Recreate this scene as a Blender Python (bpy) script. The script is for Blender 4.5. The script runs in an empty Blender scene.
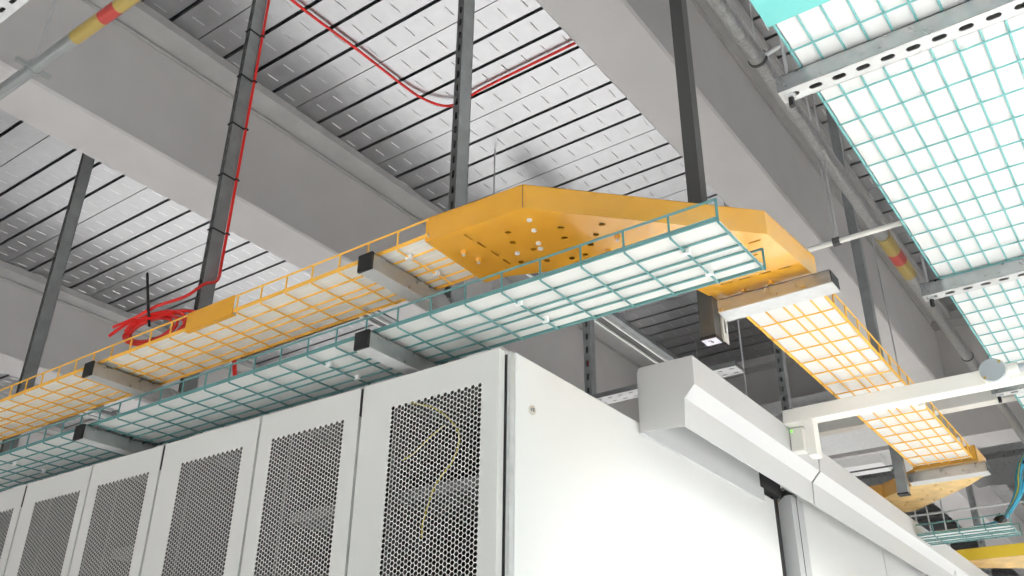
import bpy, math, random
from mathutils import Vector, Matrix
random.seed(7)
H = 0.95                                   # camera height above the floor; heights below are written relative to it
col = bpy.context.scene.collection

# ------------------------------------------------------------------ materials
def mat(name, rgb, rough=.5, metal=0., bump=0., bscale=40., var=0., vscale=6., spec=None, stretch=None, rvar=0., trans=0.):
    m = bpy.data.materials.new(name); m.use_nodes = True
    nt = m.node_tree; N = nt.nodes; L = nt.links
    b = N['Principled BSDF']
    b.inputs['Base Color'].default_value = (*rgb, 1); b.inputs['Roughness'].default_value = rough
    b.inputs['Metallic'].default_value = metal
    if spec is not None: b.inputs['Specular IOR Level'].default_value = spec
    tc = N.new('ShaderNodeTexCoord'); mp = N.new('ShaderNodeMapping')
    L.new(tc.outputs['Object'], mp.inputs['Vector'])
    if stretch: mp.inputs['Scale'].default_value = stretch
    if var or rvar:
        n = N.new('ShaderNodeTexNoise'); n.inputs['Scale'].default_value = vscale; n.inputs['Detail'].default_value = 4
        L.new(mp.outputs['Vector'], n.inputs['Vector'])
        if var:
            r = N.new('ShaderNodeMapRange'); r.inputs['From Min'].default_value = .3; r.inputs['From Max'].default_value = .7
            r.inputs['To Min'].default_value = 1 - var; r.inputs['To Max'].default_value = 1 + var * .4
            L.new(n.outputs['Fac'], r.inputs['Value'])
            mx = N.new('ShaderNodeMix'); mx.data_type = 'RGBA'; mx.blend_type = 'MULTIPLY'; mx.inputs['Factor'].default_value = 1
            mx.inputs['A'].default_value = (*rgb, 1); L.new(r.outputs['Result'], mx.inputs['B'])
            L.new(mx.outputs['Result'], b.inputs['Base Color'])
        if rvar:
            r2 = N.new('ShaderNodeMapRange'); r2.inputs['From Min'].default_value = .3; r2.inputs['From Max'].default_value = .7
            r2.inputs['To Min'].default_value = rough - rvar; r2.inputs['To Max'].default_value = rough + rvar
            L.new(n.outputs['Fac'], r2.inputs['Value']); L.new(r2.outputs['Result'], b.inputs['Roughness'])
    if bump:
        n2 = N.new('ShaderNodeTexNoise'); n2.inputs['Scale'].default_value = bscale; n2.inputs['Detail'].default_value = 3
        L.new(mp.outputs['Vector'], n2.inputs['Vector'])
        bp = N.new('ShaderNodeBump'); bp.inputs['Strength'].default_value = bump; bp.inputs['Distance'].default_value = .01
        L.new(n2.outputs['Fac'], bp.inputs['Height']); L.new(bp.outputs['Normal'], b.inputs['Normal'])
    if trans:
        b.inputs['Transmission Weight'].default_value = 0
        t = N.new('ShaderNodeBsdfTranslucent'); t.inputs['Color'].default_value = (*rgb, 1)
        ms = N.new('ShaderNodeMixShader'); ms.inputs['Fac'].default_value = trans
        L.new(b.outputs['BSDF'], ms.inputs[1]); L.new(t.outputs['BSDF'], ms.inputs[2])
        L.new(ms.outputs['Shader'], N['Material Output'].inputs['Surface'])
    return m
M = {}
M['floor'] = mat('floor_coating', (.84, .835, .82), .5, var=.04, vscale=1.5)
M['wall'] = mat('wall_paint', (.28, .28, .29), .8)
M['deck'] = mat('galvanised_deck', (.45, .455, .47), .30, .92, bump=.13, bscale=5, var=.07, vscale=9, rvar=.02)
M['deckdark'] = mat('deck_seam', (.035, .04, .045), .6)
M['dash'] = mat('embossed_dash', (.66, .66, .67), .3, .85)
M['concrete'] = mat('beam_paint', (.53, .515, .515), .75, var=.05, vscale=3, bump=.05, bscale=60)
M['ledge'] = mat('ledge_paint', (.4, .395, .39), .75, var=.12, vscale=6)
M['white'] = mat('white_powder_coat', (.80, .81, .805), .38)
M['hood'] = mat('hood_powder_coat', (.61, .62, .63), .42)
M['door'] = mat('rack_door_paint', (.66, .66, .64), .4)
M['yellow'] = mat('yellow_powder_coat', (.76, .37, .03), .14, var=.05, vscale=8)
M['yellow_in'] = mat('yellow_wire_coat', (.84, .46, .06), .4)
M['teal'] = mat('teal_wire_coat', (.095, .25, .245), .4)
M['teal_hazy'] = mat('hazy_teal_wire_coat', (.17, .43, .43), .4)  # teal wire coat with the haze over the wide tray put into its colour
M['tealplate'] = mat('teal_plate_coat', (.15, .50, .485), .4)
M['liner'] = mat('white_liner', (.77, .77, .77), .6, trans=.08)
M['liner_shaded'] = mat('shaded_white_liner', (.66, .66, .64), .6)  # white liner with the shade above the racks put into its colour
M['liner_cream'] = mat('cream_liner', (.88, .865, .82), .6, var=.10, vscale=10, stretch=(6, .4, 1), trans=.15)
M['frame'] = mat('frame_grey_paint', (.46, .47, .48), .45)
M['galv'] = mat('galvanised_steel', (.47, .48, .485), .34, .85, var=.14, vscale=22, rvar=.1)
M['galvlight'] = mat('bright_zinc', (.66, .67, .675), .42, .45, var=.08, vscale=30)
M['post'] = mat('grey_steel_post', (.33, .35, .355), .42, .6, var=.15, vscale=14)
M['postdark'] = mat('dark_steel_channel', (.10, .102, .10), .5, .4)
M['black'] = mat('black_plastic', (.012, .012, .013), .5)
M['gapshade'] = mat('shaded_gap', (.015, .015, .016), .7)
M['rackin'] = mat('rack_interior', (.34, .34, .34), .6, .2)
M['equip'] = mat('equipment_grey', (.17, .17, .175), .5, .3)
M['red'] = mat('red_cable_jacket', (.72, .02, .015), .4)
M['fibre'] = mat('yellow_fibre_jacket', (.52, .43, .05), .45)
M['blue'] = mat('blue_cable_jacket', (.03, .27, .40), .4)
M['band_y'] = mat('yellow_band', (.46, .34, .10), .35)
M['band_r'] = mat('red_band', (.50, .06, .05), .4)
M['foil'] = mat('aluminium_foil_jacket', (.45, .45, .45), .38, .7, bump=.9, bscale=45, var=.2, vscale=40, stretch=(3, 1, 1))
M['pipe'] = mat('grey_pipe', (.42, .45, .45), .4, .5, var=.1, vscale=12)
M['rod'] = mat('zinc_rod', (.62, .63, .64), .35, .6)
M['offwhite'] = mat('cream_trunking_paint', (.82, .81, .77), .45)
M['jbox'] = mat('junction_box_grey', (.42, .46, .49), .35, .35)
M['brass'] = mat('brass_screw', (.55, .4, .12), .4, .8)
M['label'] = mat('label_paper', (.62, .6, .68), .6)
M['yellow_lit'] = mat('lit_yellow_coat', (.88, .62, .05), .35)  # yellow coat brightened in colour for the front-lit far elbow
M['osb'] = mat('tan_yellow_coat', (.84, .58, .24), .4, var=.25, vscale=9)
M['chrome'] = mat('chrome_lock', (.8, .78, .72), .2, .95)
M['seam'] = mat('dark_seam', (.05, .05, .052), .7)
M['led'] = mat('green_led', (.2, .9, .1), .4)
y_ = M['yellow'].node_tree.nodes['Principled BSDF']; y_.inputs['IOR'].default_value = 1.75; y_.inputs['Specular IOR Level'].default_value = .8
e_ = M['led'].node_tree.nodes['Principled BSDF']; e_.inputs['Emission Color'].default_value = (.25, 1, .1, 1); e_.inputs['Emission Strength'].default_value = 1.5

# ------------------------------------------------------------------ mesh builder
class MB:
    def __init__(s): s.v = []; s.f = []
    def add(s, vs, fs):
        o = len(s.v); s.v += [tuple(p) for p in vs]; s.f += [tuple(i + o for i in f) for f in fs]; return s
    def box(s, x0, x1, y0, y1, z0, z1):
        x0, x1 = sorted((x0, x1)); y0, y1 = sorted((y0, y1)); z0, z1 = sorted((z0, z1))
        vs = [(x0,y0,z0),(x1,y0,z0),(x1,y1,z0),(x0,y1,z0),(x0,y0,z1),(x1,y0,z1),(x1,y1,z1),(x0,y1,z1)]
        return s.add(vs, [(0,3,2,1),(4,5,6,7),(0,1,5,4),(1,2,6,5),(2,3,7,6),(3,0,4,7)])
    def prism(s, poly, fn, a, b):          # poly of 2D points, fn(u, v, t) -> xyz, extruded from t=a to t=b
        n = len(poly)
        vs = [fn(u, v, a) for u, v in poly] + [fn(u, v, b) for u, v in poly]
        fs = [tuple(range(n - 1, -1, -1)), tuple(range(n, 2 * n))] + [(i, (i + 1) % n, n + (i + 1) % n, n + i) for i in range(n)]
        return s.add(vs, fs)
    def quad(s, *p): return s.add(p, [tuple(range(len(p)))])
    def tube(s, pts, r, n=8, caps=True):
        pts = [Vector(p) for p in pts]; rings = []
        t0 = (pts[1] - pts[0]).normalized()
        up = Vector((0, 0, 1)) if abs(t0.z) < .9 else Vector((1, 0, 0))
        a = t0.cross(up).normalized()
        for i, p in enumerate(pts):
            if i == 0: t = (pts[1] - pts[0]).normalized()
            elif i == len(pts) - 1: t = (pts[-1] - pts[-2]).normalized()
            else: t = ((pts[i + 1] - p).normalized() + (p - pts[i - 1]).normalized()).normalized()
            a = (a - t * a.dot(t)).normalized(); b = t.cross(a)
            rr = r[i] if isinstance(r, (list, tuple)) else r
            rings.append([p + (a * math.cos(2*math.pi*k/n) + b * math.sin(2*math.pi*k/n)) * rr for k in range(n)])
        vs = [q for ring in rings for q in ring]; fs = []
        for i in range(len(pts) - 1):
            for k in range(n):
                k2 = (k + 1) % n; fs.append((i*n + k, i*n + k2, (i+1)*n + k2, (i+1)*n + k))
        if caps: fs += [tuple(range(n - 1, -1, -1)), tuple(range((len(pts)-1)*n, len(pts)*n))]
        return s.add(vs, fs)
    def build(s, name, m, parent=None, smooth=False, origin=None):
        vs = [Vector((x, y, z + H)) for x, y, z in s.v]
        if parent is None:
            if origin is None:
                xs = [v.x for v in vs]; ys = [v.y for v in vs]; zs = [v.z for v in vs]
                o = Vector(((min(xs)+max(xs))/2, (min(ys)+max(ys))/2, min(zs)))
            else: o = Vector(origin)
        else:
            o = Vector(parent['_o'])
        me = bpy.data.meshes.new(name); me.from_pydata([v - o for v in vs], [], s.f); me.materials.append(m); me.update()
        if smooth:
            for p in me.polygons: p.use_smooth = True
            try: me.set_sharp_from_angle(angle=math.radians(40))
            except Exception: pass
        ob = bpy.data.objects.new(name, me); col.objects.link(ob)
        if parent is None: ob.location = o
        else: ob.parent = parent
        ob['_o'] = tuple(o)
        return ob
def tag(o, label=None, cat=None, group=None, kind=None):
    if label: o['label'] = label
    if cat: o['category'] = cat
    if group: o['group'] = group
    if kind: o['kind'] = kind
    return o
def thing(name, loc, label, cat, group=None):
    o = bpy.data.objects.new(name, None); col.objects.link(o); o.empty_display_size = .1
    o.location = (loc[0], loc[1], loc[2] + H); o['_o'] = tuple(o.location)
    return tag(o, label, cat, group)
def bevel(o, w=.004, seg=2):
    b = o.modifiers.new('bevel', 'BEVEL'); b.width = w; b.segments = seg; b.limit_method = 'ANGLE'; b.angle_limit = math.radians(40); return o
def copy_tree(o, parent=None):
    c = o.copy(); col.objects.link(c)
    if parent: c.parent = parent
    for ch in [x for x in KIDS(o)]: copy_tree(ch, c)
    return c
def KIDS(o): return [x for x in bpy.data.objects if x.parent == o]
YZ = lambda u, v, t: (t, u, v)             # polygon in y,z, extruded along x
XZ = lambda u, v, t: (u, t, v)             # polygon in x,z, extruded along y
XY = lambda u, v, t: (u, v, t)

def slotted(mb, o, u, v, n, L, W, sl, sw, count=None, pitch=None, thick=.003, oval=True, start=None):
    """plate with a row of real slots: o corner, u along (length L), v across (width W), n thickness direction"""
    o, u, v, n = Vector(o), Vector(u), Vector(v), Vector(n)
    if count is None: count = int(L / pitch)
    p = L / count
    c = 8
    ca = math.atan2(W / 2, p / 2)
    angs = sorted([2 * math.pi * k / 20 for k in range(20)] + [ca, math.pi - ca, math.pi + ca, 2 * math.pi - ca])
    r = sw / 2; h = max(sl / 2 - r, 0)
    def hit(th):
        dx, dy = math.cos(th), math.sin(th)
        if abs(dy) > 1e-9:
            t = r / abs(dy)
            if abs(t * dx) <= h: return t
        q = h * abs(dx)                    # round end, centre (h, 0)
        return q + math.sqrt(max(q * q - h * h + r * r, 0))
    tin = [hit(th) for th in angs]
    tout = [min((p / 2) / max(abs(math.cos(th)), 1e-9), (W / 2) / max(abs(math.sin(th)), 1e-9)) for th in angs]
    m = len(angs); w2 = W / 2
    for i in range(count):
        cm = (i + .5) * p
        ring = [o + u * (cm + math.cos(th) * t) + v * (w2 + math.sin(th) * t) for th, t in zip(angs, tout)]
        inn = [o + u * (cm + math.cos(th) * t) + v * (w2 + math.sin(th) * t) for th, t in zip(angs, tin)]
        ring += inn + [q + n * thick for q in inn]
        fs = [(j, (j+1) % m, m + (j+1) % m, m + j) for j in range(m)] + [(m + j, m + (j+1) % m, 2*m + (j+1) % m, 2*m + j) for j in range(m)]
        mb.add(ring, fs)
    return mb

# ------------------------------------------------------------------ the room
ZC, ZB = 4.5, 3.645                        # deck and beam undersides (relative)
tag(MB().box(-7, 30, -8, 26, -H - .1, -H).build('floor', M['floor']), kind='structure')
tag(MB().box(-7.2, -7, -8, 26, -H, ZC + .3).build('wall_front', M['wall']), kind='structure')
tag(MB().box(30, 30.2, -8, 26, -H, ZC + .3).build('wall_back', M['wall']), kind='structure')
tag(MB().box(-7, 30, 26, 26.2, -H, ZC + .3).build('wall_left', M['wall']), kind='structure')
tag(MB().box(-7, 30, -8.2, -8, -H, ZC + .3).build('wall_right', M['wall']), kind='structure')
deck = MB(); dash = MB()
p0 = 3.098; pitch = .2263
i0 = int((-6.8 - p0) / pitch); i1 = int((29.9 - p0) / pitch)
for i in range(i0, i1):
    a = p0 + i * pitch
    ga = .004 if i % 4 == 2 else .0145
    gb = .004 if (i + 1) % 4 == 2 else .0145
    deck.box(a + ga, a + pitch - gb, -7.9, 25.9, ZC, ZC + .03)
    if -.8 < a < 12:
        ph = (i * .067) % .172
        for k in range(95):
            y = -2 + ph + k * .172
            if y > 13: break
            d0 = a + .062
            dash.add([(d0, y - .005, ZC - .0005), (d0 + .1, y - .005, ZC - .0005), (d0 + .1, y + .005, ZC - .0005), (d0, y + .005, ZC - .0005),
                      (d0 + .006, y, ZC - .0032), (d0 + .094, y, ZC - .0032)],
                     [(0, 4, 5, 1), (1, 5, 2), (2, 5, 4, 3), (3, 4, 0)])
ceil = tag(deck.build('ceiling', M['deck']), kind='structure')
dash.build('embossed_dashes', M['dash'], ceil)
MB().box(-7, 30, -8, 26, ZC + .07, ZC + .2).build('seam_backing', M['deckdark'], ceil)

def beam(y0, y1, x0, x1, label):
    m = MB().prism([(y0, ZB + .015), (y0 + .015, ZB), (y1 - .015, ZB), (y1, ZB + .015), (y1, ZC), (y0, ZC)], YZ, x0, x1)
    b = tag(m.build('beam', M['concrete']), label, 'beam', kind='structure')
    MB().box(x0, x1, y0 - .22, y0, ZC - .07, ZC - .002).build('ledge', M['ledge'], b)
    MB().box(x0, x1, y1, y1 + .22, ZC - .07, ZC - .002).build('ledge', M['ledge'], b)
    MB().tube([(x0, y0 - .012, ZC - .085), (x1, y0 - .012, ZC - .085)], .014, 6).build('ledge_bead', M['ledge'], b)
beam(1.667, 2.06, -6.9, 10.25, 'grey concrete ceiling beam passing above the yellow elbow')
beam(4.88, 5.315, -6.9, 10.25, 'grey concrete ceiling beam crossing the upper left')
beam(9.09, 9.55, -6.9, 10.25, 'grey concrete ceiling beam farthest left behind the leftmost post')
beam(13.4, 13.85, -6.9, 10.25, 'grey concrete ceiling beam farthest back')
beam(-2.9, -2.5, -6.9, 10.25, 'grey concrete ceiling beam above the aisle')
beam(2.5, 2.95, 10.75, 29.9, 'grey beam beyond the cross girder')
beam(7.0, 7.45, 10.75, 29.9, 'second grey beam beyond the cross girder')
beam(-.6, -.15, 10.75, 29.9, 'third grey beam beyond the cross girder')
g = MB().box(10.25, 10.75, -7.9, 25.9, 3.17, ZC - .001).build('girder', M['concrete'])
MB().box(10.05, 10.25, -7.9, 25.9, ZC - .1, ZC - .002).build('ledge', M['ledge'], g)
tag(g, 'grey concrete girder crossing behind the wire trays', 'beam', kind='structure')

# ------------------------------------------------------------------ server racks
FX = 2.29; TOP = 1.28; BOT = -H
def perf_mesh(mb, x, y0, y1, z0, z1, cols):
    w = (y1 - y0) / (cols - 1 + 4 / 3); Rc = w * 2 / 3; v = Rc * math.sqrt(3); k = .82
    rows = int((z1 - z0 - v / 2) / v)
    hexv = [(Rc * math.cos(math.pi / 3 * j), Rc * math.sin(math.pi / 3 * j)) for j in range(6)]
    zbot = z1 - rows * v - v / 2
    for c in range(cols):
        yc = y0 + Rc + c * w; low = c % 2 == 1
        zt = z1 - (v / 2 if low else 0)
        if low: mb.quad((x, yc - Rc, z1), (x, yc + Rc, z1), (x, yc + Rc/2, zt), (x, yc - Rc/2, zt))
        for r_ in range(rows):
            zc = zt - (r_ + .5) * v
            mb.add([(x, yc + a, zc + b) for a, b in hexv] + [(x, yc + a * k, zc + b * k) for a, b in hexv], [(j, (j+1) % 6, 6 + (j+1) % 6, 6 + j) for j in range(6)])
            if c in (0, cols - 1):
                sg = -1 if c == 0 else 1
                mb.quad((x, yc + sg*Rc, zc), (x, yc + sg*Rc/2, zc + v/2), (x, yc + sg*Rc, zc + v/2))
                mb.quad((x, yc + sg*Rc, zc), (x, yc + sg*Rc/2, zc - v/2), (x, yc + sg*Rc, zc - v/2))
        if not low: mb.quad((x, yc - Rc/2, zbot + v/2), (x, yc + Rc/2, zbot + v/2), (x, yc + Rc, zbot), (x, yc - Rc, zbot))
    mb.quad((x, y0, zbot), (x, y1, zbot), (x, y1, z0 - .002), (x, y0, z0 - .002))
    return mb
def make_rack(y0, y1, py0, py1, label):
    t = thing('server_rack', ((FX + 3.5) / 2, (y0 + y1) / 2, BOT), label, 'server rack', 'server racks standing in one row')
    # carcass: sides, top, back, base
    b = MB(); xb = FX + 1.17
    b.box(FX + .05, xb, y0 + .004, y0 + .022, BOT, TOP - .004); b.box(FX + .05, xb, y1 - .022, y1 - .004, BOT, TOP - .004)
    b.box(FX + .05, xb, y0 + .022, y1 - .022, TOP - .028, TOP - .004); b.box(FX + .05, xb, y0 + .022, y1 - .022, BOT, BOT + .06)
    b.build('cabinet_body', M['equip'], t)
    # door frame with an opening, edges folded back
    pz1, pz0 = 1.172, -.78
    d = MB(); th = .003; dp = .032
    e0, e1 = y0 + .004, y1 - .004
    d.box(FX, FX + th, e0, py0, BOT + .03, TOP); d.box(FX, FX + th, py1, e1, BOT + .03, TOP)
    d.box(FX, FX + th, py0, py1, pz1, TOP); d.box(FX, FX + th, py0, py1, BOT + .03, pz0)
    d.box(FX + th, FX + dp, e0, e0 + .006, BOT + .03, TOP); d.box(FX + th, FX + dp, e1 - .006, e1, BOT + .03, TOP); d.box(FX + th, FX + dp, e0 + .006, e1 - .006, TOP - .006, TOP)
    dr = d.build('door', M['door'], t)
    pf = perf_mesh(MB(), FX + .0015, py0 - .0005, py1 + .0005, pz0, pz1, 27).build('perforated_panel', M['door'], dr)
    # mounting rails and gear seen through the holes
    r = MB()
    for yy in (y0 + .07, y1 - .09):
        r.box(FX + .10, FX + .13, yy, yy + .02, BOT + .06, TOP - .04)
    r.build('mounting_rail', M['equip'], t)
    MB().box(xb - .02, xb, y0 + .022, y1 - .022, BOT + .06, TOP - .028).build('rear_panel', M['rackin'], t)
    k = 0
    for (za, zb) in ((-.85, -.1), (-.02, .34), (.38, .52), (.62, .70), (.86, .90)):
        if random.random() < .25 and k: k += 1; continue
        k += 1
        u = MB().box(FX + .13, FX + .75, y0 + .085, y1 - .085, za, zb)
        u.build('equipment_unit', M['equip'], t)
    return t
racks = [
    (1.718, 2.357, 1.793, 2.206, 'white server rack with tall perforated door at the near end of the row'),
    (2.363, 2.926, 2.443, 2.846, 'second white server rack from the near end of the row'),
    (2.932, 3.566, 3.020, 3.422, 'third white server rack from the near end of the row'),
    (3.574, 4.122, 3.650, 4.045, 'fourth white server rack from the near end of the row'),
    (4.128, 4.706, 4.189, 4.585, 'fifth white server rack from the near end of the row'),
    (4.714, 5.30, 4.784, 5.19, 'sixth white server rack, leftmost and cut by the frame edge'),
]
RK = [make_rack(*r) for r in racks]
for i, y in ((0, 2.357), (2, 3.566), (4, 4.706)):       # black hinge pieces in the joint
    MB().box(FX - .003, FX + .03, y - .004, y + .0045, 1.165, 1.272).build('hinge', M['black'], RK[i])
# yellow fibre patch lead inside the first rack
def smooth_path(pts, k=6):
    P = [Vector(p) for p in pts]; out = []
    for i in range(len(P) - 1):
        a = P[max(i-1, 0)]; b = P[i]; c = P[i+1]; d = P[min(i+2, len(P)-1)]
        for j in range(k):
            t = j / k
            out.append(.5 * ((2*b) + (c - a)*t + (2*a - 5*b + 4*c - d)*t*t + (3*b - a - 3*c + d)*t**3))
    out.append(P[-1]); return out
fb = MB().tube(smooth_path([(2.352, 2.05+.18, 1.215), (2.352, 2.08, 1.165), (2.352, 1.99, 1.105), (2.352, 1.935, 1.03), (2.352, 1.955, .95), (2.352, 2.03, .87), (2.352, 2.075, .76), (2.352, 2.08, .70)]), .0035, 6)
tag(fb.build('fibre_cable', M['fibre'], smooth=True), 'thin yellow cable curving behind the perforated door of the near rack', 'cable')
fb = MB().tube(smooth_path([(2.352, 2.20, .985), (2.352, 2.14, 1.0), (2.352, 2.07, 1.045), (2.352, 2.0, 1.08)]), .0028, 6)
tag(fb.build('fibre_cable', M['fibre'], smooth=True), 'short yellow cable rising at the left inside the near rack', 'cable')

# end panel of the row
t = thing('end_panel', (3.5, 1.70, BOT), 'large smooth white end panel closing the near end of the rack row', 'panel')
bevel(MB().box(2.352, 4.66, 1.696, 1.712, BOT, TOP).build('sheet', M['white'], t), .003)
MB().box(2.327, 2.35, 1.70, 1.714, BOT, TOP - .004).build('corner_post', M['galvlight'], t)
lk = MB().tube([(2.443, 1.699, 1.098), (2.443, 1.689, 1.098)], .0165, 20).build('lock', M['chrome'], t, True)
MB().tube([(2.443, 1.690, 1.098), (2.443, 1.6865, 1.098)], .009, 16).build('lock_cylinder', M['galv'], lk, True)
MB().box(2.4415, 2.4445, 1.6855, 1.687, 1.092, 1.104).build('keyhole', M['black'], lk)

# ------------------------------------------------------------------ hood over the aisle side
prof = [(1.686, 1.513), (1.434, 1.513), (1.434, 1.388), (1.482, 1.339), (1.489, 1.222), (1.50, 1.222), (1.50, 1.235), (1.686, 1.235)]
def hood(x0, x1, label, closed):
    t = thing('aisle_hood', ((x0 + x1) / 2, 1.56, 1.222), label, 'hood', 'folded hood covers along the rack tops')
    th = .004
    m = MB()
    outer = [(1.672, 1.513), (1.434, 1.513), (1.434, 1.388), (1.482, 1.339), (1.489, 1.222)]
    inner = [(1.489 + th, 1.222), (1.482 + th, 1.341), (1.434 + th, 1.390), (1.434 + th, 1.509), (1.672, 1.509)]
    m.prism(outer + inner, YZ, x0, x1)
    o = m.build('cover', M['hood'], t)
    MB().box(x0, x1 - (0 if not closed else .16), 1.680, 1.684, 1.236 if closed else 1.37, 1.513).build('back_sheet', M['hood'], t)
    if closed:
        MB().prism([(1.684, 1.509), (1.674, 1.515), (1.434, 1.513), (1.434, 1.388), (1.482, 1.339), (1.489, 1.222), (1.684, 1.235)], YZ, x0 - .004, x0).build('end_cap', M['hood'], t)
        MB().box(x0 - .002, x0 + .03, 1.684, 1.69, 1.235, 1.50).build('mounting_flange', M['hood'], t)
        MB().box(x0, 4.50, 1.680, 1.6945, 1.232, 1.236).build('lower_lip', M['hood'], t)
        MB().prism([(1.50, 1.24), (1.489, 1.341), (1.441, 1.390), (1.441, 1.505), (1.452, 1.505), (1.452, 1.394), (1.50, 1.345), (1.511, 1.24)], YZ, 4.645, 4.672).build('joint_strip', M['seam'], t)
    return t
hood(3.212, 4.649, 'near white hood cover with closed grey end above the end panel', True)
hood(4.668, 12.0, 'far white hood cover running away beyond the seam', False)

# second cabinet beyond the gap
t = thing('sliding_door_cabinet', (6.5, 1.8, BOT), 'white cabinet front below the far hood, after the dark gap', 'cabinet')
f = MB(); f.prism([(1.628, BOT), (1.70, BOT), (1.70, 1.278), (1.66, 1.31), (1.628, 1.312)], YZ, 4.725, 4.90)
f.build('frame_post', M['frame'], t)
MB().box(4.662, 4.722, 1.70, 1.714, BOT, 1.36).box(4.45, 4.722, 1.716, 1.74, 1.0, 1.52).box(4.45, 4.722, 1.674, 1.716, 1.30, 1.508).build('gap_shade_filler', M['gapshade'], t)  # black sheets painted as the shade in the gap, also stop light leaking through
f = MB(); f.box(4.80, 4.806, 1.6262, 1.6275, BOT, 1.31); f.build('frame_seam', M['seam'], t)
for a, b in ((4.915, 6.46), (6.485, 8.03), (8.055, 9.7), (9.725, 11.9)):
    MB().box(a, b, 1.66, 1.69, BOT, 1.36).build('door_panel', M['white'], t)
MB().box(4.88, 11.9, 1.70, 1.74, BOT, 1.38).build('backing', M['seam'], t)

# ------------------------------------------------------------------ wire trays
R = .0038
def wire_tray(name, axis, a0, a1, l0, l1, z, h, sp, phase, fr, wm, lm, label, cat='cable tray', group=None, liner_gap=None, extra=None, cuts=()):
    """a = across range, l = along range; axis 'y' runs along Y, 'x' runs along X"""
    P = (lambda a, l, zz: (a, l, zz)) if axis == 'y' else (lambda a, l, zz: (l, a, zz))
    t = thing(name, P((a0 + a1) / 2, (l0 + l1) / 2, z), label, cat, group)
    m = MB()
    for a in (a0, a1):
        m.tube([P(a, l0, z + h), P(a, l1, z + h)], R * 1.05, 6)
        m.tube([P(a + (.0 if a == a0 else 0), l0, z + .016), P(a, l1, z + .016)], R, 6)
    for q in fr: m.tube([P(a0 + (a1 - a0) * q, l0, z + R * 2), P(a0 + (a1 - a0) * q, l1, z + R * 2)], R, 6)
    l = phase
    ls = []
    k0 = math.ceil((l0 - phase) / sp - 1e-6)
    while phase + k0 * sp <= l1 + 1e-6: ls.append(phase + k0 * sp); k0 += 1
    for l in ls:
        if any(c0 < l < c1 for c0, c1 in cuts): continue
        m.tube([P(a0, l, z + h), P(a0, l, z + .006), P(a0 + .006, l, z), P(a1 - .006, l, z), P(a1, l, z + .006), P(a1, l, z + h)], R, 6)
    m.build('wire_mesh', wm, t, True)
    seg = [(l0 + .003, l1 - .003)]
    for c0, c1 in cuts:
        s2 = []
        for a, b in seg:
            if c0 > a and c1 < b: s2 += [(a, c0), (c1, b)]
            else: s2.append((a, b))
        seg = s2
    for s0, s1 in seg:
        q = MB()
        z0 = z + R * 3 + .001
        pr = [(a0 + .008, z0), (a1 - .008, z0), (a1 - .008, z0 + .014), (a1 - .012, z0 + .014), (a1 - .012, z0 + .004), (a0 + .012, z0 + .004), (a0 + .012, z0 + .014), (a0 + .008, z0 + .014)]
        q.prism(pr, (lambda u, v, tt: (u, tt, v)) if axis == 'y' else (lambda u, v, tt: (tt, u, v)), s0, s1)
        q.build('tray_liner', lm, t)
    return t
D = .15
ZG, ZY, ZT = 1.39, 1.64, 2.02
LF = (.0, .25, .48, .61, .82, 1.0)
gt = wire_tray('wire_tray', 'y', 2.137, 2.482, .84, 9.5, ZG, .077, .1525, .84, LF, M['teal'], M['liner_shaded'],
    'green wire mesh tray with white liner running above the server racks')
# open end wires and small clips
MB().tube([(2.137, .84, ZG + .077), (2.137, .84, ZG)], R * 1.2, 6).build('end_wire', M['teal'], gt, True)
clip = MB()
for (x, y) in ((2.24, .99), (2.40, .99), (2.23, 1.60), (2.39, 1.60), (2.24, 2.51), (2.4, 2.51), (2.24, 4.8), (2.4, 4.8)):
    clip = MB().box(x - .006, x + .006, y - .012, y + .012, ZG - .007, ZG + .014); clip.build('cable_clip', M['white'], gt)
yt = wire_tray('wire_tray', 'y', 2.046, 2.366, 1.86, 9.5, ZY, .078, .1455, 2.0, LF, M['yellow_in'], M['liner_cream'],
    'orange wire mesh tray with cream liner left of the near orange elbow')
pl = MB(); pl.box(2.036, 2.040, 2.885, 3.19, ZY - .004, ZY + .078); pl.box(2.036, 2.058, 2.885, 3.19, ZY - .008, ZY - .004)
pl.build('joint_plate', M['yellow'], yt)
for (x, y) in ((2.11, 2.0), (2.26, 2.0), (2.12, 2.146)):
    MB().box(x - .007, x + .007, y - .012, y + .012, ZY - .008, ZY + .01).build('cable_clip', M['white'], yt)
rt = wire_tray('wire_tray', 'x', .888, 1.208, 2.98, 5.76, ZY, .077, .1535, 3.38, LF[::-1] and tuple(1 - q for q in LF), M['yellow_in'], M['liner'],
    'orange wire mesh tray with bright white liner right of the near orange elbow')
MB().box(4.655, 4.70, .878, .905, ZY - .01, ZY + .03).build('cable_clip', M['white'], rt)
tt = wire_tray('wire_tray', 'x', -.62, .607, 2.16, 13.0, ZT, .06, .1525, 2.3005, tuple(i / 17 for i in range(18)), M['teal_hazy'], M['liner'],
    'wide green wire mesh tray with white liner filling the upper right')
# solid teal fitting before the wide tray
t = thing('tray_cover_plate', (1.0, 0, ZT), 'solid turquoise tray fitting at the top edge of the picture', 'tray fitting')
MB().box(-.5, 2.158, -.64, .622, ZT - .002, ZT + .002).build('base_plate', M['tealplate'], t)
m = MB(); m.box(-.5, 2.158, .618, .622, ZT + .002, ZT + .06); m.box(-.5, 2.158, -.64, -.636, ZT + .002, ZT + .06); m.build('side_wall', M['tealplate'], t)
ft = wire_tray('wire_tray', 'y', 6.45, 6.77, .86, 1.42, ZG, .077, .1525, .86, LF, M['teal'], M['liner'],
    'short green wire mesh tray carrying the blue cables, lower right')

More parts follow.
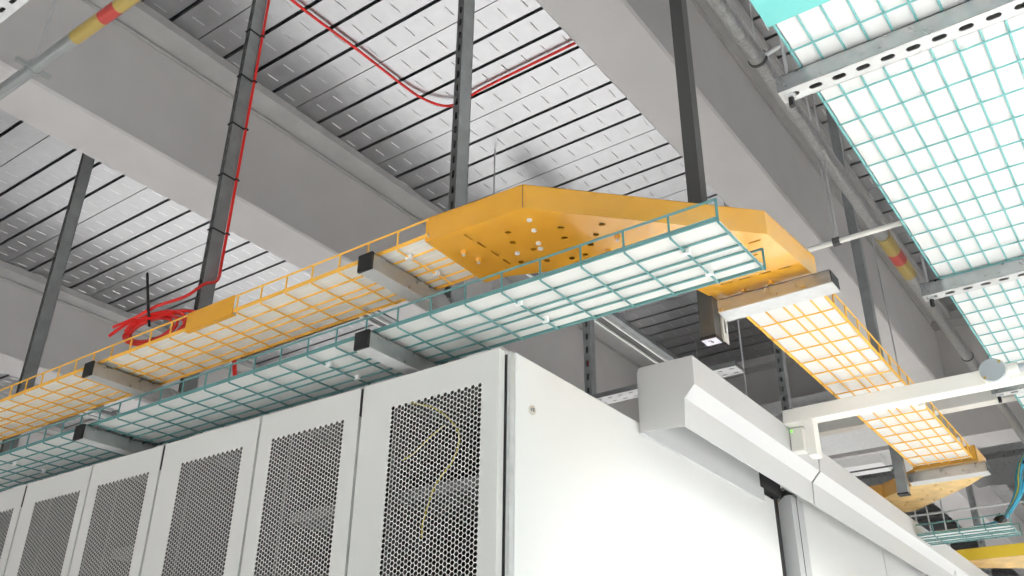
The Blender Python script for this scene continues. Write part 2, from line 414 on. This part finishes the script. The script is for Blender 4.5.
# ------------------------------------------------------------------ sheet steel elbows
def elbow(poly, z, h, holes, mt, label, open_edges=(), slots=(), bottom=None, bolts=(), shade_lid=True):
    cx = sum(p[0] for p in poly) / len(poly); cy = sum(p[1] for p in poly) / len(poly)
    t = thing('tray_elbow', (cx, cy, z), label, 'tray elbow')
    base = MB().prism(poly, XY, z, z + .004).build('base_plate', bottom or mt, t)
    if holes or slots:
        cut = MB()
        for x, y in holes:
            cut.prism([(x + .011 * math.cos(k * math.pi / 6), y + .011 * math.sin(k * math.pi / 6)) for k in range(12)], XY, z - .02, z + .02)
        for x, y, dx, dy in slots:
            L = math.hypot(dx, dy); ux, uy = dx / L, dy / L; r = .0045; hl = .019
            pts = []
            for k in range(5): th = -math.pi/2 + math.pi * k / 4; a = hl + r * math.cos(th); b = r * math.sin(th); pts.append((x + a*ux - b*uy, y + a*uy + b*ux))
            for k in range(5): th = math.pi/2 + math.pi * k / 4; a = -hl + r * math.cos(th); b = r * math.sin(th); pts.append((x + a*ux - b*uy, y + a*uy + b*ux))
            cut.prism(pts, XY, z - .02, z + .02)
        co = cut.build('cutter', mt)
        bo = base.modifiers.new('b', 'BOOLEAN'); bo.operation = 'DIFFERENCE'; bo.object = co; bo.solver = 'EXACT'
        dg = bpy.context.evaluated_depsgraph_get(); dg.update()
        nm = bpy.data.meshes.new_from_object(base.evaluated_get(dg)); base.modifiers.clear(); base.data = nm
        if not nm.materials: nm.materials.append(bottom or mt)
        bpy.data.objects.remove(co, do_unlink=True)
    if shade_lid: MB().prism(poly, XY, z + h - .003, z + h).build('cover', mt, t)  # unseen lid, added so the punched holes look dark
    n = len(poly)
    # inside offset for wall thickness
    for i in range(n):
        if i in open_edges: continue
        a = Vector((*poly[i], 0)); b = Vector((*poly[(i+1) % n], 0)); d = (b - a).normalized(); nn = Vector((-d.y, d.x, 0))
        if (Vector((cx, cy, 0)) - a).dot(nn) < 0: nn = -nn
        q = [a, b, b + nn * .003, a + nn * .003]
        MB().prism([(v.x, v.y) for v in q], XY, z + .004, z + h).build('side_wall', mt, t)
    for x, y in bolts:
        MB().tube([(x, y, z), (x, y, z - .012)], .011, 6).build('bolt', mt, t)
        MB().tube([(x, y, z - .012), (x, y, z - .018)], .006, 6).build('bolt', M['rod'], t)
    return t
E1 = [(2.05, 1.878), (2.05, 1.86), (2.096, 1.478), (2.69, .886), (2.93, .862), (3.10, .862), (3.10, 1.225), (2.98, 1.262), (2.50, 1.575), (2.415, 1.80), (2.385, 1.878)]
E1 = [(2.058, 1.88), (2.078, 1.478), (2.69, .886), (3.10, .856), (3.10, 1.228), (2.93, 1.262), (2.50, 1.60), (2.425, 1.80), (2.42, 1.89)]
holes1 = [(2.174,1.607),(2.239,1.633),(2.252,1.441),(2.315,1.468),(2.449,1.523),(2.369,1.688),(2.412,1.606),(2.385,1.495),
          (2.312,1.316),(2.358,1.367),(2.406,1.418),(2.456,1.471),(2.317,1.60)]
slots1 = [(2.121,1.737,1,0),(2.189,1.732,1,0),(2.264,1.73,1,0),(2.337,1.73,1,0),(2.711,.942,0,1),(2.80,.99,0,1),(2.95,.927,0,1),(2.945,1.0,0,1),(2.944,1.076,0,1),(2.939,1.149,0,1)]
el = elbow(E1, ZY, .095, holes1, M['yellow'], 'large orange sheet steel tray elbow with punched holes, centre of the picture', open_edges=(3, 8), slots=slots1,
      bolts=[(2.188,1.811),(2.262,1.80),(2.408,1.313),(2.474,1.386),(3.026,1.118),(3.024,1.01)])
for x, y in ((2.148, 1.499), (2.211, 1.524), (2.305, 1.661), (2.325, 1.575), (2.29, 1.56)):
    MB().tube([(x, y, ZY + .001), (x, y, ZY - .005)], .009, 10).build('light_spot', M['white'], el)  # white discs stand for light showing through punched holes
# cover side joint line
MB().box(2.0768, 2.078, 1.4765, 1.478, ZY + .004, ZY + .094).build('fold_seam', M['seam'], el)
E2 = [(5.80, .868), (6.10, .868), (6.33, 1.033), (6.78, 1.476), (6.86, 2.3), (6.37, 2.3), (6.34, 1.56), (6.05, 1.24), (5.80, 1.225)]
holes2 = [(6.2,1.2),(6.4,1.15),(6.55,1.3),(6.7,1.45),(6.1,.95),(6.05,1.15),(6.65,1.6),(6.45,1.55),(6.424,1.306),(6.496,1.359),(6.523,1.462),(6.309,1.196),(6.599,1.494),(6.15,1.1),(6.2,1.0),(6.0,1.0),(5.98,1.12),(6.28,1.3),(6.35,1.4),(6.5,1.6),(6.6,1.7)]
elbow(E2, ZY, .095, holes2, M['yellow'], 'orange tray elbow with speckled underside at the far end of the right tray', open_edges=(4,), bottom=M['osb'])
E3 = [(8.74, 1.42), (8.78, 0.2), (9.35, .2), (9.35, 1.2), (9.12, 1.56), (9.16, 2.4), (8.80, 2.4)]
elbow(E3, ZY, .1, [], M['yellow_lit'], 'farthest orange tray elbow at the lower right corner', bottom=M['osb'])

# ------------------------------------------------------------------ posts (slotted C channel)
def post(x, y, z0, z1, label, w=.040, d=.078, dark=False, slot=True, cap=False, pm=None):
    """near corner edge at x; spans y-w/2..y+w/2, channel mouth toward -X"""
    t = thing('hanger_post', (x + d/2, y, z0), label, 'post', 'steel hanger posts under the ceiling deck')
    pm = pm or M['post']
    m = MB(); y0, y1 = y - w/2, y + w/2
    m.box(x, x + d, y0, y0 + .003, z0, z1); m.box(x, x + d, y1 - .003, y1, z0, z1); m.box(x + d - .003, x + d, y0, y1, z0, z1)
    m.build('channel', pm, t)
    s = MB()
    if slot: slotted(s, (x, y1 - .003, z0), (0, 0, 1), (0, -1, 0), (1, 0, 0), z1 - z0, w - .006, .042, .014 if w < .05 else .024, pitch=.08)
    else: s.box(x, x + .003, y0 + .003, y1 - .003, z0, z1)
    s.build('front_strip', M['postdark'] if dark else pm, t)
    MB().box(x - .04, x + d + .04, y - .07, y + .07, z1 - .008, z1).build('ceiling_plate', pm, t)
    return t
post(2.52, 2.162, 1.30, ZC, 'hanger post behind the left end of the near orange elbow', dark=True)
post(2.52, 3.885, 1.30, ZC, 'hanger post with red cable tied along it', dark=True)
post(2.52, 5.60, 1.30, ZC, 'leftmost hanger post, beyond the large beam', dark=True)
p3 = post(3.0, 1.268, 1.475, ZC, 'hanger post standing behind the near orange elbow, labelled foot below it', w=.06, d=.06, slot=False, pm=M['postdark'])
MB().box(2.995, 3.065, 1.235, 1.30, 1.463, 1.475).build('foot_cap', M['black'], p3)
MB().box(3.0, 3.055, 1.238, 1.296, 1.4605, 1.463).build('foot_label', M['label'], p3)
MB().box(3.012, 3.038, 1.262, 1.266, 1.4598, 1.4605).box(3.012, 3.016, 1.262, 1.276, 1.4598, 1.4605).box(3.024, 3.028, 1.258, 1.27, 1.4598, 1.4605).build('label_mark', M['black'], p3)
br = MB(); slotted(br, (3.064, 1.232, 1.47), (0, 0, 1), (1, 0, 0), (0, 1, 0), .14, .05, .06, .018, count=1); br.box(3.06, 3.064, 1.23, 1.27, 1.47, 1.61)
br.build('bracket', M['galvlight'], p3)
p4 = post(5.63, 1.275, 1.475, ZC, 'hanger post at the far end of the right orange tray', w=.058, d=.058, slot=False)
MB().box(5.627, 5.691, 1.244, 1.306, 1.467, 1.475).build('foot_cap', M['black'], p4)
ps = post(4.06, 2.44, -H, 2.55, 'slotted hanger post rising behind the near rack end panel', w=.045, d=.05)
post(6.70, 2.255, 1.2, ZC, 'slotted hanger post behind the orange right tray', w=.06, d=.07)
post(11.5, 1.88, 1.0, ZC, 'slotted hanger post far back above the last orange elbow', w=.07, d=.05)
MB().tube([(4.075, 2.44, 1.96), (4.075, 2.44, 2.08)], .006, 6).build('red_cable', M['red'], ps)

# ------------------------------------------------------------------ cantilever brackets for the left trays
def bracket(x0, x1, ya, z0, label, s=.064, n='cantilever_bracket'):
    t = thing(n, ((x0+x1)/2, ya + s/2, z0), label, 'bracket', 'zinc cantilever brackets under the trays')
    m = MB().box(x0 + .004, x1, ya, ya + .003, z0 + .003, z0 + s)
    m.box(x0 + .004, x1, ya + s - .003, ya + s, z0 + .003, z0 + s); m.box(x0 + .004, x1, ya, ya + s, z0 + s - .003, z0 + s)
    m.build('channel', M['galv'], t)
    MB().box(x0 + .004, x1, ya, ya + s, z0, z0 + .003).build('bottom_face', M['galvlight'], t)
    bevel(MB().box(x0 - .008, x0 + .004, ya - .002, ya + s + .002, z0 - .002, z0 + s + .003).build('end_cap', M['black'], t), .002)['label'] = 'square black plastic end cap'
    MB().tube([(x1 - .06, ya - .006, z0 + .03), (x1 - .06, ya, z0 + .03)], .012, 6).build('bolt', M['rod'], t)
    return t
bracket(2.005, 2.52, 2.075, ZY - .068, 'zinc bracket with black cap under the orange tray beside the elbow')
bracket(2.005, 2.52, 3.80, ZY - .068, 'zinc bracket with black cap under the orange tray at the middle post')
bracket(2.095, 2.60, 2.150, ZG - .068, 'zinc bracket with black cap under the green tray, nearest the rack corner')
bracket(2.095, 2.60, 3.92, ZG - .068, 'zinc bracket with black cap under the green tray, further left')
def crossbar(x, y0, y1, z0, label, s=.062, black_end=True):
    t = thing('tray_support_bar', (x + .04, (y0+y1)/2, z0), label, 'bracket')
    m = MB().box(x, x + .003, y0 + .003, y1, z0 + .004, z0 + s); m.box(x, x + .09, y0, y1, z0 + s - .003, z0 + s)
    m.build('front_face', M['galv'], t)
    MB().box(x, x + .09, y0, y1, z0, z0 + .004).build('bottom_face', M['galvlight'], t)
    MB().box(x + .003, x + .087, y0 - .001, y0 + .003, z0 + .004, z0 + s - .003).build('end_cap', M['black'], t)
    return t
crossbar(3.0, .782, 1.218, 1.558, 'zinc bar carrying the joint of orange elbow and right tray', .054)
crossbar(5.745, .82, 1.255, 1.556, 'zinc bar carrying the far end of the right orange tray', .058)
def slot_bar(x, y0, y1, label):
    z0 = ZT - .066
    t = thing('slotted_support_bar', (x + .04, (y0+y1)/2, z0), label, 'bracket', 'slotted zinc bars under the wide green tray')
    m = MB().box(x, x + .003, y0, y1, z0, z0 + .062); m.box(x, x + .07, y0, y1, z0 + .059, z0 + .062); m.box(x + .067, x + .07, y0, y1, z0, z0 + .062)
    m.build('front_face', M['galv'], t)
    s = MB(); slotted(s, (x + .001, y1, z0), (0, -1, 0), (1, 0, 0), (0, 0, 1), y1 - y0, .068, .043, .023, pitch=.073); s.build('slotted_flange', M['galvlight'], t)
    MB().tube([(x + .035, y1 - .03, z0 + .02), (x + .035, y1 - .03, z0 - .045)], .010, 8).build('bolt', M['black'], t)
    MB().tube([(x + .035, y1 - .03, z0), (x + .035, y1 - .03, z0 - .012)], .019, 6).build('nut', M['rod'], t)
    r = MB().tube([(x + .035, y1 - .03, z0), (x + .035, y1 - .03, ZC)], .006, 6); r.build('threaded_rod', M['rod'], t)
    return t
for x, l in ((2.388, 'nearest slotted zinc bar under the wide green tray, top right'), (4.13, 'second slotted zinc bar under the wide green tray, right of the colour banded duct'), (5.62, 'third slotted zinc bar under the wide green tray, above the blue cables')):
    slot_bar(x, -.66, .69, l)

# slotted channel behind the hood
t = thing('slotted_channel', (4.12, 2.0, 1.8), 'white slotted channel reaching from the slotted post behind the hood', 'channel')
s = MB()
for k in range(2): slotted(s, (4.055 + k * .055, 2.415, 1.80), (0, -1, 0), (1, 0, 0), (0, 0, 1), .83, .055, .030, .012, pitch=.06)
MB().box(4.06, 4.16, 1.59, 2.41, 1.822, 1.826).build('top_face', M['postdark'], t); s.build('slotted_face', M['galvlight'], t)
MB().box(4.055, 4.058, 1.585, 2.415, 1.803, 1.828).build('front_face', M['post'], t)

# ------------------------------------------------------------------ pipes and ducts
def bands(t, pts, r): pass
t = thing('insulated_pipe', (6, .903, 2.55), 'silver foil wrapped pipe with yellow and red bands beside the wide green tray', 'pipe')
PY_, PZ_ = .903, 2.6
pts = [(x * .05 + .9, PY_, PZ_) for x in range(0, 187)]
MB().tube([(.9, PY_, PZ_), (10.2, PY_, PZ_)], .030, 10).build('core', M['pipe'], t)
rr = [.036 + random.uniform(-.002, .002) for _ in pts]
MB().tube(pts, rr, 16).build('foil_jacket', M['foil'], t, True)
for a, b, c in ((4.63, 4.83, 'band_y'), (4.83, 4.96, 'band_r'), (4.96, 5.16, 'band_y')):
    o = MB().tube([(a, PY_, PZ_), (b, PY_, PZ_)], .040, 20).build('colour_band', M[c], t, True)
    o['label'] = 'yellow band' if c == 'band_y' else 'red band'
for x in (2.92, 6.6, 9.0):
    MB().tube([(x, PY_, PZ_), (x + .012, PY_, PZ_)], .041, 16).build('clamp_ring', M['postdark'], t, True)
MB().tube([(2.926, PY_, PZ_ + .04), (2.926, PY_, ZC)], .003, 6).build('hanger_rod', M['rod'], t)
MB().tube([(2.926, PY_ - .03, PZ_), (2.93, .66, 2.66)], .010, 8).build('side_arm', M['rod'], t)
t = thing('cooling_pipe', (1.235, 3.6, 2.55), 'grey pipe with yellow and red bands in the top left corner', 'pipe')
MB().tube([(1.235, 5.2, 2.6), (1.235, 1.6, 2.6)], .027, 20).build('pipe_tube', M['pipe'], t, True)
for a, b, c in ((3.085, 2.895, 'band_y'), (2.895, 2.79, 'band_r'), (2.79, 2.59, 'band_y')):
    o = MB().tube([(1.235, a, 2.6), (1.235, b, 2.6)], .0285, 20).build('colour_band', M[c], t, True)
    o['label'] = 'yellow band' if c == 'band_y' else 'red band'
MB().tube([(1.235, 3.415, 2.6), (1.235, 3.385, 2.6)], .033, 20).build('clamp_ring', M['pipe'], t, True)
MB().box(1.16, 1.31, 3.39, 3.41, 2.59, 2.61).build('clamp_ear', M['pipe'], t)
MB().tube([(1.235, 3.40, 2.64), (1.235, 3.40, ZC)], .0055, 6).build('hanger_rod', M['rod'], t)
# perforated tray top left
t = thing('perforated_tray', (.57, 2.9, 2.0), 'perforated grey metal tray cut by the top left corner', 'cable tray')
s = MB()
for k in range(9): slotted(s, (.78 - k * .047, 1.6 + (k % 2) * .03, 2.0), (0, 1, 0), (-1, 0, 0), (0, 0, 1), 3.2, .047, .034, .013, pitch=.062)
s.build('perforated_base', M['galvlight'], t)
MB().box(.36, .778, 1.6, 4.8, 2.035, 2.04).build('inner_cover', M['postdark'], t)
MB().box(.78, .783, 1.6, 4.8, 2.0, 2.06).build('side_wall', M['galvlight'], t)
for y in (1.9, 4.5): MB().tube([(.40, y, 2.04), (.40, y, ZC)], .005, 6).build('hanger_rod', M['rod'], t)
# thin rail hanging on twin wires
t = thing('suspended_conduit', (3.68, .9, 2.09), 'thin white conduit crossing from the orange elbow to the wide green tray', 'conduit')
MB().tube([(3.68, 1.30, 2.1), (3.68, .2, 2.1)], .0125, 10).build('conduit_tube', M['offwhite'], t, True)
MB().tube([(3.68, .925, 2.1), (3.68, .895, 2.1)], .021, 8).build('clamp', M['postdark'], t)
MB().tube([(3.68, .915, 2.115), (3.78, .955, 3.0), (3.94, .99, ZC - .002)], .004, 6).build('suspension_wire', M['rod'], t)
MB().tube([(3.68, .902, 2.115), (3.78, .925, 3.0), (3.94, .95, ZC - .002)], .004, 6).build('suspension_wire', M['rod'], t)
# thin hanging rods
for (x, y, z0, l) in ((4.86, 3.735, 1.5, 'thin steel rod hanging behind the top of the near orange elbow'), (6.03, 2.3, 1.3, 'thin steel rod hanging between the elbow and the slotted post')):
    tag(MB().tube([(x, y, z0), (x, y, ZC)], .0065, 6).build('hanging_rod', M['rod'], smooth=True), l, 'rod', 'thin rods hanging from the deck')
tag(MB().tube([(7.6, 1.57, 1.6), (7.6, 1.57, ZC)], .006, 6).build('hanging_rod', M['rod']), 'thin rod beside the far green tray', 'rod', 'thin rods hanging from the deck')

# ------------------------------------------------------------------ luminaire rails under the large beam
def rail(x0, x1, y, z, label, ends=None):
    t = thing('lighting_rail', ((x0+x1)/2, y, z), label, 'lighting rail', 'slim twin edged lighting rails')
    MB().box(x0, x1, y + .045, y + .062, z, z + .07).box(x0, x1, y - .062, y - .045, z, z + .07).build('edge_strip', M['white'], t)
    MB().box(x0, x1, y - .045, y + .045, z + .02, z + .07).build('channel', M['postdark'], t)
    MB().box(x0, x1, y - .13, y - .065, z + .03, z + .08).build('side_tray', M['post'], t)
    for x in (x0 + .3, (x0+x1)/2, x1 - .3): MB().tube([(x, y, z + .07), (x, y, ZC)], .005, 6).build('hanger_rod', M['rod'], t)
rail(5.55, 9.5, 4.05, 3.9, 'twin edged rail left of the near hood, beneath the large beam')
rail(5.3, 9.5, 5.87, 3.9, 'twin edged rail seen between the orange and green trays')
rail(4.9, 9.5, 10.67, 3.9, 'twin edged rail farthest left between the trays')

# ------------------------------------------------------------------ cross trunking at the right
t = thing('cable_trunking', (4.22, .6, 1.5), 'cream square trunking crossing in front of the right orange tray', 'trunking')
bevel(MB().box(4.186, 4.27, -1.2, 1.431, 1.504, 1.572).build('main_duct', M['offwhite'], t), .003)
bevel(MB().box(4.188, 4.262, 1.29, 1.335, 1.33, 1.504).build('branch_duct', M['offwhite'], t), .003)
t2 = thing('indicator_box', (4.30, 1.43, 1.40), 'small white box with green light beside the near hood', 'indicator')
bevel(MB().box(4.26, 4.33, 1.37, 1.431, 1.385, 1.50).build('housing', M['offwhite'], t2), .004)
MB().tube([(4.26, 1.42, 1.485), (4.254, 1.42, 1.485)], .0055, 10).build('green_light', M['led'], t2)
t = thing('cable_trunking', (6.44, 1.4, 2.18), 'beige trunking crossing behind the right orange tray', 'trunking')
bevel(MB().box(6.40, 6.50, .35, 2.6, 2.185, 2.30).build('main_duct', M['offwhite'], t), .003)
MB().box(6.50, 6.70, 2.24, 2.27, 2.22, 2.26).build('wall_bracket', M['rod'], t)
t = thing('junction_box', (4.13, .481, 1.48), 'round grey junction box fixed on the cream trunking', 'junction box')
bevel(MB().tube([(4.186, .481, 1.536), (4.125, .481, 1.536)], .056, 28).build('housing', M['offwhite'], t, True), .004)
bevel(MB().tube([(4.125, .481, 1.536), (4.113, .481, 1.536)], .052, 28).build('cover', M['jbox'], t, True), .003)
for y, z in ((.447, 1.566), (.515, 1.506)): MB().tube([(4.113, y, z), (4.108, y, z)], .006, 8).build('screw', M['brass'], t)
MB().tube([(4.15, .42, 1.536), (4.15, -.6, 1.536)], .016, 12).build('conduit_stub', M['jbox'], t, True)
MB().tube([(4.15, .425, 1.536), (4.15, .385, 1.536)], .026, 12).build('gland', M['offwhite'], t, True)

# ------------------------------------------------------------------ ventilation ducts at the back
def duct(x0, x1, y0, y1, z0, z1, label, m='galv'):
    t = thing('ventilation_duct', ((x0+x1)/2, (y0+y1)/2, z0), label, 'duct', 'galvanised ducts at the back')
    MB().box(x0, x1, y0, y1, z0, z1).build('duct_body', M[m], t)
    y = y0 + .15
    while y < y1:
        MB().box(x0 - .03, x1 + .03, y, y + .04, z0 - .03, z1 + .02).build('flange', M['galv'], t); y += 1.45
    return t
duct(13.9, 14.42, 1.3, 9, 4.15, 4.45, 'narrow galvanised duct beyond the girder')
duct(14.62, 16.1, 1.4, 9, 4.12, 4.45, 'wide galvanised duct behind the narrow one')
t = thing('ventilation_duct', (9.9, 4, 3.19), 'stepped grey duct along the girder seen left of the right tray', 'duct', 'galvanised ducts at the back')
MB().prism([(9.63, 3.255), (10.17, 3.19), (10.17, 3.73), (9.63, 3.73)], XZ, 2.35, 9.5).build('duct_body', M['galvlight'], t)
MB().box(9.54, 9.63, 2.35, 9.5, 3.42, 3.48).box(9.58, 9.63, 2.35, 9.5, 3.57, 3.61).build('rib', M['galvlight'], t)
t = thing('linear_luminaire', (10.5, 3.1, 3.07), 'white linear luminaire beneath the girder left of the right tray', 'lamp')
MB().box(10.33, 10.72, 2.5, 4.0, 3.07, 3.17).build('housing', M['white'], t)
MB().box(10.50, 10.54, 2.35, 3.65, 3.062, 3.07).build('slot', M['seam'], t)

# ------------------------------------------------------------------ red cables
def cable(name, pts, r, m, label, k=6, n=8, group=None):
    return tag(MB().tube(smooth_path(pts, k), r, n).build(name, m, smooth=True), label, 'cable', group)
zc = 4.475
o = cable('red_cable', [(2.2, 3.80, zc), (2.8, 3.82, zc), (3.3, 3.80, zc), (3.8, 3.79, zc), (4.0, 3.76, zc - .01), (4.15, 3.67, zc - .02), (4.19, 3.54, zc - .01), (4.17, 3.3, zc), (4.16, 2.5, zc), (4.16, 2.31, zc)], .010, M['red'],
      'red cable clipped under the deck turning beside the beam')
o = thing('red_cable', (2.6, 3.8, 2.0), 'red cable tied down the middle post and sweeping toward the coil', 'cable')
xs = 2.57
path = [(xs + .03, 3.845, 4.46), (xs, 3.85, 4.0), (xs, 3.845, 3.4), (xs, 3.845, 2.9), (xs, 3.845, 2.42), (2.55, 3.80, 2.26), (2.47, 3.76, 2.17), (2.38, 3.78, 2.12), (2.32, 3.92, 2.08), (2.3, 4.08, 2.03), (2.30, 4.25, 1.985)]
path = [(2.606, 3.857, 4.46), (2.606, 3.857, 4.0), (2.606, 3.857, 3.4), (2.606, 3.857, 2.9), (2.60, 3.85, 2.46), (2.56, 3.80, 2.30), (2.46, 3.76, 2.22), (2.38, 3.78, 2.12), (2.32, 3.92, 2.08), (2.3, 4.08, 2.045), (2.30, 4.25, 2.045)]
MB().tube(smooth_path(path), .0085, 8).build('jacket', M['red'], o, True)
for z in (2.62, 2.98, 3.34, 3.7, 4.06):
    MB().box(2.512, 2.614, 3.861, 3.865, z, z + .009).box(2.512, 2.518, 3.861, 3.906, z, z + .009).box(2.594, 2.618, 3.845, 3.866, z, z + .009).build('cable_tie', M['black'], o)
# coil resting on the tray
cpts = []
for k in range(5):
    for j in range(24):
        th = 2 * math.pi * j / 24
        ry = (.27, .225, .255, .19, .235)[k]; rx = (.10, .085, .11, .07, .09)[k]
        yy = (0, .03, -.02, .05, .01)[k] + ry * math.cos(th)
        cpts.append((2.28 + .3 * rx * math.sin(th + .3) + .006 * k, 3.84 + yy, 1.922 + (.10, .085, .092, .07, .078)[k] * math.sin(th) + .2 * yy))
o = tag(MB().tube(cpts, .0075, 8).build('red_cable_coil', M['red'], smooth=True), 'coil of red cable hanging beside the middle post above the orange tray', 'cable')
cable('red_cable', [(2.3, 4.27, 2.0), (2.3, 4.1, 2.03), (2.3, 3.9, 2.0), (2.3, 3.7, 1.98), (2.32, 3.55, 1.94), (2.36, 3.44, 1.86), (2.37, 3.38, 1.74)], .009, M['red'], 'red cable leaving the coil along the orange tray')
tag(MB().tube([(2.3, 4.041, 2.30), (2.3, 3.97, 2.10), (2.3, 3.915, 1.96)], .007, 6).build('hanger_strap', M['black']), 'black strap rising from the red cable coil', 'strap')
tag(MB().tube([(2.5, 3.48, 1.80), (2.5, 3.42, 1.60)], .011, 6).build('red_cable', M['red']), 'short red cable end between the orange and green trays', 'cable')

# blue cable bundle
t = thing('cable_bundle', (6.6, .9, ZG + .03), 'bundle of blue cables dropping into the short green tray', 'cable')
for k in range(9):
    a = 2 * math.pi * k / 9; dx, dy = .026 * math.cos(a), .022 * math.sin(a)
    s = random.uniform(-.02, .02)
    MB().tube(smooth_path([(6.7 + dx, .45 + dy*.5, 1.975 + dx*.4), (6.7 + dx, .62 + dy*.6, 1.955 + dx*.4), (6.7 + dx, .705 + dy + s, 1.87), (6.7 + dx, .755 + dy*1.2 + s, 1.77), (6.7 + dx*.8, .80 + dy, 1.66), (6.68 + dx*.5, .87 + dy*.6, 1.55), (6.66 + dx*.4, .95 + dy*.4, 1.475), (6.62 + dx*.6, 1.15, 1.44), (6.6 + dx, 1.38, 1.435)]), .0085 if k != 4 else .005, 6).build('strand', M['fibre'] if k == 4 else M['blue'], t, True)
MB().tube([(6.665, .925, 1.50), (6.655, .965, 1.465)], .032, 12).build('cable_tie', M['black'], t)
MB().tube([(6.70, .725, 1.84), (6.70, .735, 1.82)], .034, 12).build('cable_tie', M['black'], t)
# long thin rod above the far green tray
tag(MB().tube([(7.6, .55, 1.80), (7.6, 3.2, 1.80)], .008, 6).build('crossing_rod', M['rod']), 'thin steel rod crossing above the short green tray', 'rod')
for y, side in ((1.66, 'left'), (1.46, 'right')):
    tag(MB().tube([(7.6, y, 1.25), (7.6, y, 1.92)], .006, 6).build('threaded_rod', M['rod']), side + ' one of two thin upright rods behind the short green tray', 'rod', 'threaded rods at the short green tray')

# ------------------------------------------------------------------ light
def area(name, loc, rot, sx, sy, power, color=(1, 1, 1), spread=180):
    l = bpy.data.lights.new(name, 'AREA'); l.shape = 'RECTANGLE'; l.size = sx; l.size_y = sy; l.energy = power; l.color = color; l.spread = math.radians(spread)
    o = bpy.data.objects.new(name, l); col.objects.link(o); o.location = (loc[0], loc[1], loc[2] + H); o.rotation_euler = rot
    return o
area('aisle_ceiling_lamps', (6.5, -2.8, 3.5), (0, 0, 0), 13, 2.6, 1450, (1, .985, .96), 80)
area('near_ceiling_lamps', (-2.6, 1.5, 3.5), (0, 0, 0), 4.5, 11, 1100, (1, .99, .98), 80)
area('back_aisle_fill', (9.5, 5.8, 2.3), (0, 0, 0), 9, 5, 540, (1, .99, .98), 100)  # added fill light hidden behind the racks, lifts deck and beams by floor bounce
area('second_aisle_fill', (9.5, 13.5, 2.4), (0, 0, 0), 8, 9, 760, (1, .99, .98), 100)  # added unseen fill light, brightens the deck in the left bay
area('far_aisle_fill', (17, -2.5, 3.0), (0, 0, 0), 10, 2.5, 700, (1, .99, .98), 110)  # added out-of-view fill light for the unlit ducts at the back
lo = area('end_panel_fill', (4.6, -2.4, 1.5), (0, 0, 0), 2.4, .3, 42, (1, .99, .97), 30)  # added narrow light, brightens the lower end panel for a glare on the elbow
lo.rotation_euler = (Vector((4.2, 1.70, .05)) - Vector((4.6, -2.4, 1.5))).to_track_quat('-Z', 'Z').to_euler()
w = bpy.data.worlds.new('world'); bpy.context.scene.world = w; w.use_nodes = True
w.node_tree.nodes['Background'].inputs['Color'].default_value = (.9, .95, 1, 1); w.node_tree.nodes['Background'].inputs['Strength'].default_value = .3

# ------------------------------------------------------------------ camera
F = 922.372
Wm = ((.585395818, -.810688906, .009758675), (.383241594, .266090456, -.884489542), (.714449169, .521516410, .466457950))
# rows of Wm are camera right / down / forward for world X, Y, Z
Rt = Matrix(((.585395818, -.383241594, -.714449169), (-.810688906, -.266090456, -.521516410), (.009758675, .884489542, -.466457950)))
cam = bpy.data.cameras.new('camera'); cam.lens = F / 1024 * 36; cam.sensor_width = 36; cam.clip_end = 100
co = bpy.data.objects.new('camera', cam); col.objects.link(co)
co.matrix_world = Matrix.Translation((0, 0, H)) @ Rt.to_4x4()
sc = bpy.context.scene; sc.camera = co
for o in bpy.data.objects:
    if '_o' in o: del o['_o']
sc.view_settings.view_transform = 'Standard'; sc.view_settings.look = 'None'; sc.view_settings.gamma = 1; sc.view_settings.exposure = -.6
sc.view_settings.use_curve_mapping = False
sc.cycles.use_denoising = True
sc.cycles.max_bounces = 8; sc.cycles.diffuse_bounces = 5
